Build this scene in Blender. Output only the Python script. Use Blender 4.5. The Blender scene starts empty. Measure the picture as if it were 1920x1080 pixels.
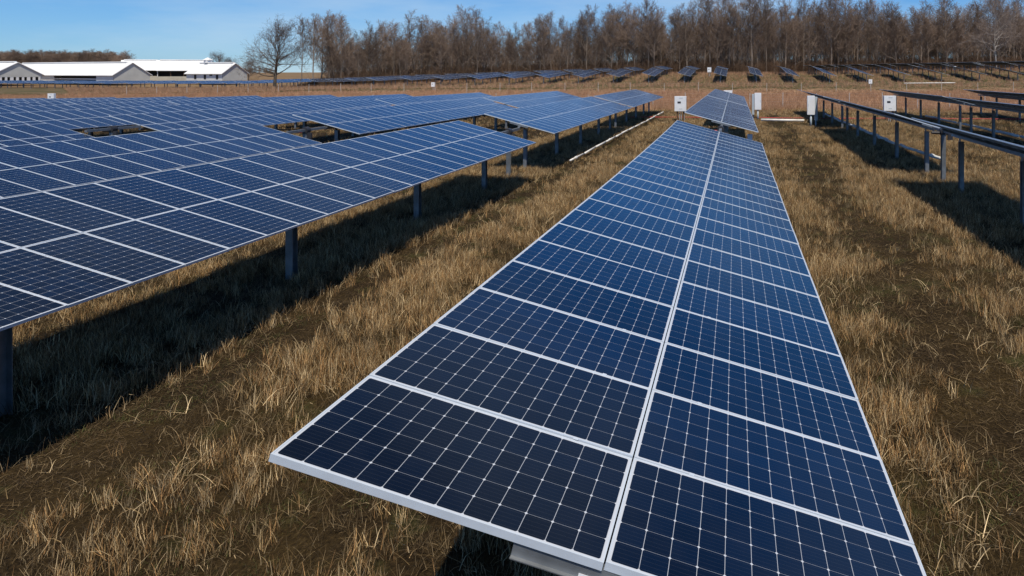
import bpy, bmesh, math, random
import numpy as np
from mathutils import Vector, Matrix

R = math.radians
SC = bpy.context.scene
COL = SC.collection

# ------------------------------------------------------------------ camera
CAM = np.array([2.62, -3.503, 2.157])
FPX, CX, HZ = 1222.9, 1290.2, 135.0            # focal length and principal point in photograph pixels (1920 wide)
YAW = R(-4.12)
cd = bpy.data.cameras.new('camera')
cam = bpy.data.objects.new('camera', cd)
COL.objects.link(cam)
cam.location = CAM.tolist()
cam.rotation_euler = (R(90), 0, -YAW)
cd.sensor_width = 36
cd.lens = FPX / 1920 * 36
cd.shift_x = (960 - CX) / 1920
cd.shift_y = -(540 - HZ) / 1920
cd.clip_start = 0.05
cd.clip_end = 12000
SC.camera = cam

# ------------------------------------------------------------------ sky and sun
SUN = Vector((0.17, -0.50, 1.0)).normalized()
w = bpy.data.worlds.new('World')
SC.world = w
w.use_nodes = True
nt = w.node_tree
bg = nt.nodes['Background']
sky = nt.nodes.new('ShaderNodeTexSky')
sky.sky_type = 'NISHITA'
sky.sun_disc = False
sky.sun_elevation = math.asin(SUN.z)
sky.sun_rotation = math.atan2(SUN.x, SUN.y)
sky.altitude = 200
sky.air_density = 1.0
sky.dust_density = 0.0
sky.ozone_density = 1.6
hs = nt.nodes.new('ShaderNodeHueSaturation')
hs.inputs['Saturation'].default_value = 1.25
hs.inputs['Value'].default_value = 1.0
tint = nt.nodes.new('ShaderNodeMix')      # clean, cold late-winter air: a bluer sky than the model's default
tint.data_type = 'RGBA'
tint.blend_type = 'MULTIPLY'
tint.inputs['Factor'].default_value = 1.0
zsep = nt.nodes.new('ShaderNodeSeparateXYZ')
zramp = nt.nodes.new('ShaderNodeValToRGB')    # sky tint by height: a much deeper tone overhead keeps shadow fill low
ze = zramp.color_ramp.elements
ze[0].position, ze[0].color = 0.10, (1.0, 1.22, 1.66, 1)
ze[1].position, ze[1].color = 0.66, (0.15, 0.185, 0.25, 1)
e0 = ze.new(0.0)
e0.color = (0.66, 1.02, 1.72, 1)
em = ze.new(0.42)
em.color = (1.15, 1.55, 2.25, 1)  # unseen sky band brightened so the panels reflect more light
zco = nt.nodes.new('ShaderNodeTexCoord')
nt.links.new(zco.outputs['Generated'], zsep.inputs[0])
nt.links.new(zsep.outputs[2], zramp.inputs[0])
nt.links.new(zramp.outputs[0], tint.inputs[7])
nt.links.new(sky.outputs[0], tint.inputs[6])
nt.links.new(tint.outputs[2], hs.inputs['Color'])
tc = nt.nodes.new('ShaderNodeTexCoord')
mp = nt.nodes.new('ShaderNodeMapping')
mp.inputs['Scale'].default_value = (1.6, 1.6, 7.0)
mp.inputs['Location'].default_value = (3.1, 0.7, 0.0)
nz = nt.nodes.new('ShaderNodeTexNoise')
nz.inputs['Scale'].default_value = 1.6
nz.inputs['Detail'].default_value = 6
nz.inputs['Roughness'].default_value = 0.55
cr = nt.nodes.new('ShaderNodeValToRGB')
cr.color_ramp.elements[0].position = 0.42
cr.color_ramp.elements[0].color = (0, 0, 0, 1)
cr.color_ramp.elements[1].position = 0.78
cr.color_ramp.elements[1].color = (0.62, 0.62, 0.62, 1)
mx = nt.nodes.new('ShaderNodeMix')
mx.data_type = 'RGBA'
nt.links.new(tc.outputs['Generated'], mp.inputs['Vector'])
nt.links.new(mp.outputs[0], nz.inputs['Vector'])
nt.links.new(nz.outputs['Fac'], cr.inputs[0])
nt.links.new(cr.outputs[0], mx.inputs['Factor'])
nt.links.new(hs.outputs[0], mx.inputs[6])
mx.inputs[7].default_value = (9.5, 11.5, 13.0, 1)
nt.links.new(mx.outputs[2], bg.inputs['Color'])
bg.inputs['Strength'].default_value = 0.065

sd = bpy.data.lights.new('sun', 'SUN')
sd.energy = 4.6
sd.angle = R(0.53)
sd.color = (1.0, 0.92, 0.80)
sun = bpy.data.objects.new('sun', sd)
sun.rotation_euler = SUN.to_track_quat('Z', 'Y').to_euler()
COL.objects.link(sun)

SC.view_settings.view_transform = 'Standard'
SC.view_settings.look = 'None'
SC.view_settings.exposure = 0.0
SC.view_settings.gamma = 1.0
SC.render.engine = 'CYCLES'
SC.cycles.max_bounces = 5
SC.cycles.diffuse_bounces = 2
SC.cycles.glossy_bounces = 3
SC.cycles.transparent_max_bounces = 6

rnd = random.Random(7)
rg = np.random.default_rng(11)
FW = np.array([math.sin(YAW), math.cos(YAW), 0])
RT = np.array([math.cos(YAW), -math.sin(YAW), 0])


def at(px, py, depth):
    """world point seen at photograph pixel (px, py) at a camera depth in metres"""
    return CAM + depth * (FW + RT * ((px - CX) / FPX) - np.array([0, 0, (py - HZ) / FPX]))


def to_px(p):
    d = np.asarray(p, float) - CAM
    z = float(d @ FW)
    if z < 0.3:
        return None
    return CX + FPX * float(d @ RT) / z, HZ - FPX * d[2] / z


_gy = np.arange(0, 420.0, 2.0)
_gz = np.interp(_gy, [0, 100, 150, 188, 204, 220, 240, 290, 420], [0, 0, 0.55, 1.9, 3.1, 4.25, 4.65, 4.8, 4.8])
_gz = np.convolve(np.pad(_gz, 3, mode='edge'), np.ones(7) / 7, mode='valid')


def ground_z(x, y):
    """flat field, then a rise towards the wood that fades out to the left"""
    w_ = np.clip(1 + (x + 23) * 0.008, 0.12, 1) + np.clip((x - 20) * 0.0042, 0, 0.6)
    k = np.clip((y - 90) / 60, 0, 1)
    dip = (np.clip((-x - 5) / 95, 0, 1) * (1 - k) + np.clip((-x - 110) / 80, 0, 1) * k) * np.clip((y - 25) / 58, 0, 1) * np.clip((330 - y) / 50, 0, 1)
    dip2 = np.clip((-x - 150) / 60, 0, 1) * np.clip((y - 195) / 45, 0, 1) * np.clip((335 - y) / 40, 0, 1)
    return -3.2 + w_ * np.interp(y, _gy, _gz) - 1.25 * dip - 0.85 * dip2


# ------------------------------------------------------------------ helpers
def mat(name, base=(0.5, 0.5, 0.5), rough=0.6, metal=0.0, spec=0.5, bump=0.0, bscale=20.0, vary=0.0, vscale=3.0, coords='Object', randv=0.0):
    m = bpy.data.materials.new(name)
    m.use_nodes = True
    n = m.node_tree
    b = n.nodes['Principled BSDF']
    b.inputs['Base Color'].default_value = (*base, 1)
    b.inputs['Roughness'].default_value = rough
    b.inputs['Metallic'].default_value = metal
    b.inputs['Specular IOR Level'].default_value = spec
    t = n.nodes.new('ShaderNodeTexCoord')
    if vary or randv:
        hsv = n.nodes.new('ShaderNodeHueSaturation')
        hsv.inputs['Color'].default_value = (*base, 1)
        val = None
        if vary:
            k = n.nodes.new('ShaderNodeTexNoise')
            k.inputs['Scale'].default_value = vscale
            k.inputs['Detail'].default_value = 5
            n.links.new(t.outputs[coords], k.inputs['Vector'])
            mr = n.nodes.new('ShaderNodeMapRange')
            mr.inputs[1].default_value = 0.3
            mr.inputs[2].default_value = 0.7
            mr.inputs[3].default_value = 1 - vary
            mr.inputs[4].default_value = 1 + vary
            n.links.new(k.outputs['Fac'], mr.inputs[0])
            val = mr.outputs[0]
        if randv:
            oi = n.nodes.new('ShaderNodeObjectInfo')
            m2 = n.nodes.new('ShaderNodeMapRange')
            m2.inputs[3].default_value = 1 - randv
            m2.inputs[4].default_value = 1 + randv
            n.links.new(oi.outputs['Random'], m2.inputs[0])
            if val is None:
                val = m2.outputs[0]
            else:
                mm = n.nodes.new('ShaderNodeMath')
                mm.operation = 'MULTIPLY'
                n.links.new(val, mm.inputs[0])
                n.links.new(m2.outputs[0], mm.inputs[1])
                val = mm.outputs[0]
        n.links.new(val, hsv.inputs['Value'])
        n.links.new(hsv.outputs[0], b.inputs['Base Color'])
    if bump:
        k = n.nodes.new('ShaderNodeTexNoise')
        k.inputs['Scale'].default_value = bscale
        k.inputs['Detail'].default_value = 6
        n.links.new(t.outputs[coords], k.inputs['Vector'])
        bp = n.nodes.new('ShaderNodeBump')
        bp.inputs['Strength'].default_value = bump
        bp.inputs['Distance'].default_value = 0.05
        n.links.new(k.outputs['Fac'], bp.inputs['Height'])
        n.links.new(bp.outputs[0], b.inputs['Normal'])
    return m


class MB:
    """collects verts and faces into one mesh"""

    def __init__(s):
        s.v, s.f, s.m, s.uv = [], [], [], []

    def add(s, vs, fs, mi=0, uvs=None):
        o = len(s.v)
        s.v += [tuple(map(float, p)) for p in vs]
        for i, q in enumerate(fs):
            s.f.append([o + k for k in q])
            s.m.append(mi)
            s.uv.append(uvs[i] if uvs else [(0, 0)] * len(q))

    def box(s, c, size, mi=0, M=None):
        x, y, z = (k / 2 for k in size)
        p = [Vector((a * x, b * y, d * z)) for a in (-1, 1) for b in (-1, 1) for d in (-1, 1)]
        if M is not None:
            p = [M @ q for q in p]
        p = [q + Vector(c) for q in p]
        s.add(p, [(0, 1, 3, 2), (4, 6, 7, 5), (0, 4, 5, 1), (2, 3, 7, 6), (0, 2, 6, 4), (1, 5, 7, 3)], mi)

    def tube(s, pts, rad, n=6, mi=0, cap=True):
        pts = [Vector(p) for p in pts]
        rad = [rad] * len(pts) if isinstance(rad, (int, float)) else rad
        vs = []
        for i, p in enumerate(pts):
            d = (pts[min(i + 1, len(pts) - 1)] - pts[max(i - 1, 0)]).normalized()
            a = d.cross(Vector((0.31, 0.17, 1)) if abs(d.z) < 0.95 else Vector((1, 0, 0))).normalized()
            b = d.cross(a)
            for k in range(n):
                t = 2 * math.pi * k / n
                vs.append(p + (a * math.cos(t) + b * math.sin(t)) * rad[i])
        fs = [(i * n + k, i * n + (k + 1) % n, (i + 1) * n + (k + 1) % n, (i + 1) * n + k) for i in range(len(pts) - 1) for k in range(n)]
        if cap:
            fs += [tuple(range(n))[::-1], tuple((len(pts) - 1) * n + k for k in range(n))]
        s.add(vs, fs, mi)

    def build(s, name, mats, parent=None, smooth=False, bevel=0.0):
        me = bpy.data.meshes.new(name)
        me.from_pydata(s.v, [], s.f)
        for m in (mats if isinstance(mats, (list, tuple)) else [mats]):
            me.materials.append(m)
        me.polygons.foreach_set('material_index', s.m)
        if any(any(k != (0, 0) for k in q) for q in s.uv):
            l = me.uv_layers.new(name='UVMap')
            l.data.foreach_set('uv', [c for q in s.uv for k in q for c in k])
        if smooth:
            me.polygons.foreach_set('use_smooth', [True] * len(me.polygons))
        if bevel:
            bm = bmesh.new()
            bm.from_mesh(me)
            bmesh.ops.bevel(bm, geom=list(bm.edges), offset=bevel, segments=2, affect='EDGES', profile=0.7)
            bm.to_mesh(me)
            bm.free()
        me.update()
        return link(name, me, parent)


def link(name, me, parent=None, loc=None):
    o = bpy.data.objects.new(name, me)
    COL.objects.link(o)
    if parent is not None:
        o.parent = parent
    if loc is not None:
        o.location = loc
    return o


def tag(o, label, cat, group=None, kind=None):
    if label:
        o['label'] = label
    if cat:
        o['category'] = cat
    if group:
        o['group'] = group
    if kind:
        o['kind'] = kind
    return o


def thing(name, label, cat, loc, rz=0.0, group=None):
    o = link(name, None, None, loc)
    o.rotation_euler = (0, 0, rz)
    return tag(o, label, cat, group)


def copy_tree(o, parent=None):
    c = o.copy()
    COL.objects.link(c)
    c.parent = parent
    for ch in o.children:
        copy_tree(ch, c)
    return c


ORD = ['zeroth', 'first', 'second', 'third', 'fourth', 'fifth', 'sixth', 'seventh', 'eighth', 'ninth', 'tenth', 'eleventh', 'twelfth', 'thirteenth',
       'fourteenth', 'fifteenth', 'sixteenth', 'seventeenth', 'eighteenth', 'nineteenth', 'twentieth', 'twenty-first', 'twenty-second', 'twenty-third']

# ------------------------------------------------------------------ materials
M_ALU = mat('aluminium_frame', (0.56, 0.62, 0.69), 0.35, 0.12, vary=0.06, vscale=6)
M_STEEL = mat('galvanised_steel', (0.22, 0.235, 0.25), 0.5, 0.6, vary=0.2, vscale=5, bump=0.05)
M_BACK = mat('module_underside', (0.012, 0.013, 0.016), 0.6)
M_WHITE = mat('white_powder_coat', (0.80, 0.81, 0.82), 0.45, vary=0.05, vscale=3)
M_GREY = mat('grey_powder_coat', (0.42, 0.48, 0.52), 0.5, vary=0.05)
M_DARK = mat('dark_plastic', (0.03, 0.03, 0.035), 0.5)
M_RED = mat('red_plastic', (0.35, 0.03, 0.03), 0.5)
M_PIPE = mat('white_pipe_plastic', (0.72, 0.70, 0.66), 0.5, vary=0.15, vscale=2)
M_WOODP = mat('brown_timber', (0.13, 0.075, 0.04), 0.8, vary=0.25, vscale=8)
M_WIRE = mat('wire_steel', (0.45, 0.44, 0.42), 0.5, 0.5)
M_FPOST = mat('pale_fence_post', (0.50, 0.46, 0.42), 0.7, vary=0.2, vscale=4)


def glass_material():
    m = bpy.data.materials.new('solar_cells_under_glass')
    m.use_nodes = True
    n = m.node_tree
    L = n.links.new
    b = n.nodes['Principled BSDF']
    uv = n.nodes.new('ShaderNodeUVMap')
    sp = n.nodes.new('ShaderNodeSeparateXYZ')
    L(uv.outputs[0], sp.inputs[0])

    def mth(op, a, c=None, d=None):
        k = n.nodes.new('ShaderNodeMath')
        k.operation = op
        for i, q in enumerate((a, c, d)):
            if q is None:
                continue
            if isinstance(q, (int, float)):
                k.inputs[i].default_value = q
            else:
                L(q, k.inputs[i])
        return k.outputs[0]

    P = 0.1595
    cx = mth('DIVIDE', mth('SUBTRACT', sp.outputs[0], 0.0227), 0.1608)
    cy = mth('DIVIDE', mth('SUBTRACT', sp.outputs[1], 0.0210), 0.1580)

    def edge(c):
        f = mth('FRACT', c)
        return mth('MULTIPLY', mth('MINIMUM', f, mth('SUBTRACT', 1.0, f)), P)
    dx, dy = edge(cx), edge(cy)
    gap = mth('MULTIPLY', mth('LESS_THAN', dx, 0.0017), 0.75)
    gap = mth('MAXIMUM', gap, mth('MULTIPLY', mth('LESS_THAN', dy, 0.0011), 0.5))
    gap = mth('MAXIMUM', gap, mth('LESS_THAN', mth('ADD', dx, dy), 0.0105))
    for c, hi in ((cx, 12.0), (cy, 6.0)):
        gap = mth('MAXIMUM', gap, mth('LESS_THAN', c, 0.0))
        gap = mth('MAXIMUM', gap, mth('GREATER_THAN', c, hi))
    # thin silver busbars along each cell
    bus = mth('LESS_THAN', mth('ABSOLUTE', mth('SUBTRACT', mth('FRACT', mth('MULTIPLY', cy, 5.0)), 0.5)), 0.02)
    # cell to cell colour drift
    cv = n.nodes.new('ShaderNodeCombineXYZ')
    L(mth('FLOOR', cx), cv.inputs[0])
    L(mth('FLOOR', cy), cv.inputs[1])
    oi = n.nodes.new('ShaderNodeObjectInfo')
    L(mth('MULTIPLY', oi.outputs['Random'], 91.0), cv.inputs[2])
    lum = mth('MULTIPLY_ADD', oi.outputs['Random'], 0.9, 0.6)
    wn = n.nodes.new('ShaderNodeTexWhiteNoise')
    L(cv.outputs[0], wn.inputs[0])
    rp = n.nodes.new('ShaderNodeValToRGB')
    rp.color_ramp.elements[0].color = (0.0008, 0.0036, 0.013, 1)
    rp.color_ramp.elements[1].color = (0.0014, 0.0068, 0.024, 1)
    L(wn.outputs['Value'], rp.inputs[0])
    md = n.nodes.new('ShaderNodeMix')
    md.data_type = 'RGBA'
    L(mth('MULTIPLY', bus, 0.06), md.inputs['Factor'])
    vm = n.nodes.new('ShaderNodeVectorMath')
    vm.operation = 'SCALE'
    L(rp.outputs[0], vm.inputs[0])
    L(lum, vm.inputs['Scale'])
    L(vm.outputs[0], md.inputs[6])
    md.inputs[7].default_value = (0.4, 0.42, 0.45, 1)
    mx = n.nodes.new('ShaderNodeMix')
    mx.data_type = 'RGBA'
    L(gap, mx.inputs['Factor'])
    L(md.outputs[2], mx.inputs[6])
    mx.inputs[7].default_value = (0.52, 0.55, 0.60, 1)
    # dust film
    tc = n.nodes.new('ShaderNodeTexCoord')
    nz = n.nodes.new('ShaderNodeTexNoise')
    nz.inputs['Scale'].default_value = 3.0
    nz.inputs['Detail'].default_value = 7
    L(tc.outputs['Object'], nz.inputs['Vector'])
    du = n.nodes.new('ShaderNodeMapRange')
    du.inputs[1].default_value = 0.35
    du.inputs[2].default_value = 0.8
    du.inputs[3].default_value = 0.0
    du.inputs[4].default_value = 0.012
    L(nz.outputs['Fac'], du.inputs[0])
    m2 = n.nodes.new('ShaderNodeMix')
    m2.data_type = 'RGBA'
    L(du.outputs[0], m2.inputs['Factor'])
    L(mx.outputs[2], m2.inputs[6])
    m2.inputs[7].default_value = (0.3, 0.27, 0.22, 1)
    L(m2.outputs[2], b.inputs['Base Color'])
    ro = n.nodes.new('ShaderNodeMapRange')
    ro.inputs[3].default_value = 0.13
    ro.inputs[4].default_value = 0.23
    L(nz.outputs['Fac'], ro.inputs[0])
    L(ro.outputs[0], b.inputs['Roughness'])
    b.inputs['IOR'].default_value = 1.55
    b.inputs["Sheen Weight"].default_value = 0.38      # blue-tinted sheen: painted-in sky reflection over dust, strongest at grazing view
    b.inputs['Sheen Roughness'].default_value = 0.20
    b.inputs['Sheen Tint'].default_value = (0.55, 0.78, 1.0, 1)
    return m


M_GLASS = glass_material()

# ------------------------------------------------------------------ terrain
NR = 10.72            # spacing of the tracker rows


def ground_material():
    m = bpy.data.materials.new('dry_field_soil')
    m.use_nodes = True
    n = m.node_tree
    L = n.links.new
    b = n.nodes['Principled BSDF']
    b.inputs['Roughness'].default_value = 0.95
    b.inputs['Specular IOR Level'].default_value = 0.1
    geo = n.nodes.new('ShaderNodeNewGeometry')
    sp = n.nodes.new('ShaderNodeSeparateXYZ')
    L(geo.outputs['Position'], sp.inputs[0])

    def noise(sc, det=6, stretch=None):
        k = n.nodes.new('ShaderNodeTexNoise')
        k.inputs['Scale'].default_value = sc
        k.inputs['Detail'].default_value = det
        k.inputs['Roughness'].default_value = 0.6
        if stretch:
            q = n.nodes.new('ShaderNodeMapping')
            q.inputs['Scale'].default_value = stretch
            L(geo.outputs['Position'], q.inputs[0])
            L(q.outputs[0], k.inputs['Vector'])
        else:
            L(geo.outputs['Position'], k.inputs['Vector'])
        return k.outputs['Fac']

    def ramp(fac, stops):
        k = n.nodes.new('ShaderNodeValToRGB')
        e = k.color_ramp.elements
        while len(e) < len(stops):
            e.new(0.5)
        for i, (p, c) in enumerate(stops):
            e[i].position = p
            e[i].color = (*c, 1)
        L(fac, k.inputs[0])
        return k.outputs[0]

    def mix(f, a, c):
        k = n.nodes.new('ShaderNodeMix')
        k.data_type = 'RGBA'
        L(f, k.inputs['Factor'])
        L(a, k.inputs[6])
        L(c, k.inputs[7])
        return k.outputs[2]

    def mr(f, a, c, lo=0.0, hi=1.0):
        k = n.nodes.new('ShaderNodeMapRange')
        for i, q in enumerate((a, c, lo, hi)):
            k.inputs[i + 1].default_value = q
        L(f, k.inputs[0])
        return k.outputs[0]
    big, fine, straw = noise(0.55), noise(22.0, 8), noise(30.0, 7, (1.0, 0.5, 1.0))
    soil = ramp(fine, [(0.3, (0.010, 0.006, 0.0025)), (0.5, (0.024, 0.0155, 0.0065)), (0.72, (0.06, 0.039, 0.017))])
    thatch = ramp(straw, [(0.3, (0.014, 0.0085, 0.0035)), (0.55, (0.048, 0.031, 0.0105)), (0.8, (0.13, 0.088, 0.04))])
    near = mix(mr(big, 0.42, 0.66), soil, thatch)
    green = ramp(fine, [(0.3, (0.03, 0.035, 0.01)), (0.7, (0.085, 0.085, 0.03))])
    near = mix(mr(noise(0.8), 0.56, 0.70, 0, 0.7), near, green)
    red = ramp(noise(0.25, 8), [(0.3, (0.22, 0.13, 0.075)), (0.7, (0.43, 0.27, 0.16))])
    yy = n.nodes.new('ShaderNodeMath')
    yy.operation = 'MULTIPLY_ADD'
    L(noise(0.12), yy.inputs[0])
    yy.inputs[1].default_value = 14
    L(sp.outputs[1], yy.inputs[2])
    c = mix(mr(yy.outputs[0], 84, 104), near, red)
    grn = ramp(noise(0.2, 7), [(0.38, (0.06, 0.062, 0.022)), (0.58, (0.15, 0.105, 0.06))])
    c = mix(mr(yy.outputs[0], 160, 184), c, grn)
    far = ramp(noise(0.02, 7), [(0.35, (0.16, 0.10, 0.055)), (0.65, (0.22, 0.15, 0.08))])
    c = mix(mr(yy.outputs[0], 255, 275), c, far)
    L(c, b.inputs['Base Color'])
    bp = n.nodes.new('ShaderNodeBump')
    bp.inputs['Strength'].default_value = 0.8
    bp.inputs['Distance'].default_value = 0.06
    L(fine, bp.inputs['Height'])
    L(bp.outputs[0], b.inputs['Normal'])
    return m


def build_ground():
    xs = np.unique(np.concatenate([np.linspace(-5000, -260, 20), np.linspace(-260, -20, 49), np.linspace(-20, 24, 89), np.linspace(24, 260, 48), np.linspace(260, 5000, 20)]))
    ys = np.unique(np.concatenate([np.linspace(-300, -10, 8), np.linspace(-10, 40, 101), np.linspace(40, 280, 97), np.linspace(280, 8000, 30)]))
    X, Y = np.meshgrid(xs, ys)
    Z = ground_z(X, Y)
    nb = (np.sin(X * 1.7 + np.sin(Y * 0.9)) * np.sin(Y * 1.3 + np.cos(X * 0.8)) * 0.025 + np.sin(X * 0.41 + 1) * np.sin(Y * 0.33) * 0.05)
    Z = Z + nb * (np.abs(X) < 120) * (Y < 200)
    v = np.stack([X, Y, Z], -1).reshape(-1, 3)
    nx, ny = len(xs), len(ys)
    i = np.arange(nx - 1)[None, :] + nx * np.arange(ny - 1)[:, None]
    f = np.stack([i, i + 1, i + 1 + nx, i + nx], -1).reshape(-1, 4)
    me = bpy.data.meshes.new('ground')
    me.from_pydata(v.tolist(), [], f.tolist())
    me.materials.append(ground_material())
    me.polygons.foreach_set('use_smooth', [True] * len(me.polygons))
    tag(link('ground', me), None, None, kind='structure')


build_ground()

# ------------------------------------------------------------------ solar trackers
TILT = R(15.0)
MU, MV, FT = 1.975, 0.990, 0.046      # module size and frame depth
CT, ST = math.cos(TILT), math.sin(TILT)


def frame_mb(mb, mi=0):
    o, i = [(0, 0), (MU, 0), (MU, MV), (0, MV)], [(0.010, 0.010), (MU - 0.010, 0.010), (MU - 0.010, MV - 0.010), (0.010, MV - 0.010)]
    v = [(x, y, 0) for x, y in o] + [(x, y, 0) for x, y in i] + [(x, y, -FT) for x, y in o] + [(x, y, -FT) for x, y in i]
    f = []
    for k in range(4):
        j = (k + 1) % 4
        f += [(k, j, 4 + j, 4 + k), (j, k, 8 + k, 8 + j), (4 + k, 4 + j, 12 + j, 12 + k), (8 + k, 12 + k, 12 + j, 8 + j)]
    mb.add(v, f, mi)


def glass_mb(mb, mg=0, mbk=1):
    a, z, zb = 0.0095, -0.0025, -0.009
    q = [(a, a), (MU - a, a), (MU - a, MV - a), (a, MV - a)]
    mb.add([(x, y, z) for x, y in q], [(0, 1, 2, 3)], mg, [q])
    mb.add([(x, y, zb) for x, y in q], [(3, 2, 1, 0)], mbk, [q])
    mb.box((MU / 2, MV - 0.12, zb - 0.012), (0.10, 0.06, 0.022), mbk)


def mesh_of(mb, name, mats):
    o = mb.build(name, mats)
    me = o.data
    bpy.data.objects.remove(o)
    return me


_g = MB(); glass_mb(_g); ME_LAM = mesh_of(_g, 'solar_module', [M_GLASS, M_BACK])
_f = MB(); frame_mb(_f); ME_FRAME = mesh_of(_f, 'frame', [M_ALU])
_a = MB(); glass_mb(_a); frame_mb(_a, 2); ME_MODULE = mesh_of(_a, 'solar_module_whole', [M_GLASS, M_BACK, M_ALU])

_r = MB()
_r.box((0, 0, -0.006), (1.02, 0.045, 0.012)); _r.box((0, -0.019, -0.045), (1.02, 0.006, 0.066)); _r.box((0, 0.019, -0.045), (1.02, 0.006, 0.066))
_r.box((0, -0.03, -0.081), (1.02, 0.03, 0.006)); _r.box((0, 0.03, -0.081), (1.02, 0.03, 0.006))
ME_RAIL_END = mesh_of(_r, 'mounting_rail_end', [M_STEEL])
for _x in (-0.42, 0.42):
    _r.box((_x, 0, 0.026), (0.012, 0.006, 0.054), 1); _r.box((_x, 0, 0.0535), (0.036, 0.026, 0.004), 1)
ME_RAIL = mesh_of(_r, 'mounting_rail', [M_STEEL, M_ALU])


def post_mesh(h, name='post'):
    """wide-flange steel pile with a bearing plate on its head; origin at the top"""
    p = MB()
    for s in (-1, 1):
        p.box((s * 0.095, 0, -h / 2), (0.012, 0.19, h))
    p.box((0, 0, -h / 2), (0.178, 0.009, h))
    p.box((0, 0, 0.006), (0.26, 0.22, 0.012))
    p.box((0, 0.055, 0.10), (0.20, 0.02, 0.176))
    return mesh_of(p, name, [M_STEEL])


ME_POST = post_mesh(3.0)


def tube_mesh(L, name='torque_tube'):
    t = MB()
    t.box((0, L / 2, 0), (0.125, L, 0.125))
    o = t.build(name, M_STEEL, bevel=0.015)
    me = o.data
    bpy.data.objects.remove(o)
    return me


def tracker(label, x0, y0, n, zfun, posts, tilt=TILT, detail=2, group='solar tracker tables in the near field'):
    """one tracker table: two modules across, n along; (x0, y0) is the near corner of its high left edge, zfun(y) that edge's height"""
    ct, st = math.cos(tilt), math.sin(tilt)
    xc = x0 + 1.98 * ct
    root = thing('solar_tracker', label, 'solar panels', (xc, y0, float(ground_z(xc, y0))), 0, group)
    o = Vector(root.location)
    for k in range(n):
        y = y0 + k * 1.0 + 0.005
        za, zb = zfun(y - 0.5 + 0.5), zfun(y + 1.0)
        sl = math.atan2(zb - za, 1.0)
        for c in (0, 1):
            u = 0 if c == 0 else MU + 0.010
            jt, js = rnd.gauss(0, R(0.10)), rnd.gauss(0, R(0.10))
            M = Matrix.Rotation(sl + js, 4, 'X') @ Matrix.Rotation(tilt + jt, 4, 'Y')
            m = link('solar_module', ME_LAM if detail == 2 else ME_MODULE, root)
            m.rotation_euler = M.to_euler()
            m.location = Vector((x0 + u * ct, y, za - u * st)) - o
            if detail == 2:
                link('frame', ME_FRAME, m)
    zc = lambda y: zfun(y) - 1.98 * st
    # torque tube, following the row in straight lengths
    tb = MB()
    seg = 6 if detail == 2 else 1
    for i in range(seg):
        ya, yb = y0 - 0.12 + (n + 0.24) * i / seg, y0 - 0.12 + (n + 0.24) * (i + 1) / seg
        pa, pb = Vector((xc, ya, zc(ya) - 0.21)) - o, Vector((xc, yb, zc(yb) - 0.21)) - o
        d = pb - pa
        tb.box((pa + pb) / 2, (0.125, d.length, 0.125), 0, Matrix.Rotation(tilt, 3, 'Y') @ Matrix.Rotation(math.atan2(d.z, d.y), 3, 'X'))
    tb.build('torque_tube', M_STEEL, root)
    if detail >= 1:
        for k in range(n + 1):
            y = y0 + k + (0.03 if k == 0 else -0.03 if k == n else 0)
            r = link('mounting_rail', ME_RAIL_END if k in (0, n) else ME_RAIL, root)
            r.rotation_euler = (0, tilt, 0)
            r.location = Vector((xc - (FT + 0.004) * st, y, zc(y) - (FT + 0.004) * ct)) - o
    for q in posts:
        y = y0 + q
        z = zc(y) - 0.21 - 0.20
        p = link('post', ME_POST, root)
        p.location = Vector((xc, y, z)) - o
        p.rotation_euler = (0, 0, R(90))
    return root


def in_view(pts, m=20):
    for p in pts:
        q = to_px(p)
        if q and -m < q[0] < 1920 + m and -m < q[1] < 1080 + m:
            return True
    return False


POSTS1, POSTS2 = [4.7, 11.4, 18.1, 24.4], [1.0, 7.3, 13.8, 20.2, 25.2]
WHICH = ['near table before the gap', 'middle table past the gap', 'end table by the fence']
side_n = {0: 'central row'}
for i in range(-14, 8):
    if i:
        side_n[i] = '%s row %s of the central row' % (ORD[abs(i)], 'left' if i < 0 else 'right')
gap_rows = []
for i in range(-12, 6):
    x0 = i * NR
    for t, (ya, n) in enumerate(((0.0 if i == 0 else 1.165, 26), (30.4, 26), (57.4, 26))):
        pts = [(x0 + u, ya + v, -0.1 - u * 0.268) for u in (0, 1.9, 3.83) for v in np.linspace(0, n, 27)]
        if not in_view(pts):
            continue
        dz = 0.012 * math.sin(i * 2.3 + t)
        d3 = lambda i, t, dz: dz * 3 if i >= 0 else ({-1: -0.20, -2: -0.36, -3: -0.47}.get(i, -0.5) if t == 0 else -0.10 - 0.09 * min(abs(i) - 1, 3))
        if i == 0 and t == 0:
            zf = lambda y: -0.01585 * y + 0.000577 * y * y
        elif i == -1 and t == 0:
            zf = lambda y: -0.135 - 0.0019 * y
        else:
            b0 = 0.05 + d3(i, t, dz)
            zf = lambda y, d=b0, j=i: d - max(0, y - 30) * (0.003 if j >= 0 else 0.0012) + (float(ground_z(j * NR + 1.9, y)) + 3.2)
        tl = TILT + rnd.gauss(0, R(0.15))
        if i == 1:
            tl = R((18.0, 17.2, 16.5)[t])
        lab = 'blue solar table, %s, %s' % (side_n[i], WHICH[t])
        if i > 0:
            lab = 'dark-undersided solar table, %s, %s' % (side_n[i], WHICH[t])
        det = 2 if (t == 0 and i in (0, -1)) else 1 if (abs(i) <= 1) else 0
        root = tracker(lab, x0, ya, n, zf, ([5.4, 12.1, 18.7, 25.0] if i == 1 else POSTS1) if t == 0 else POSTS2, tl, det)
        if i == 0 and t == 0:
            CENTRAL = root
    gap_rows.append(i)

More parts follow.
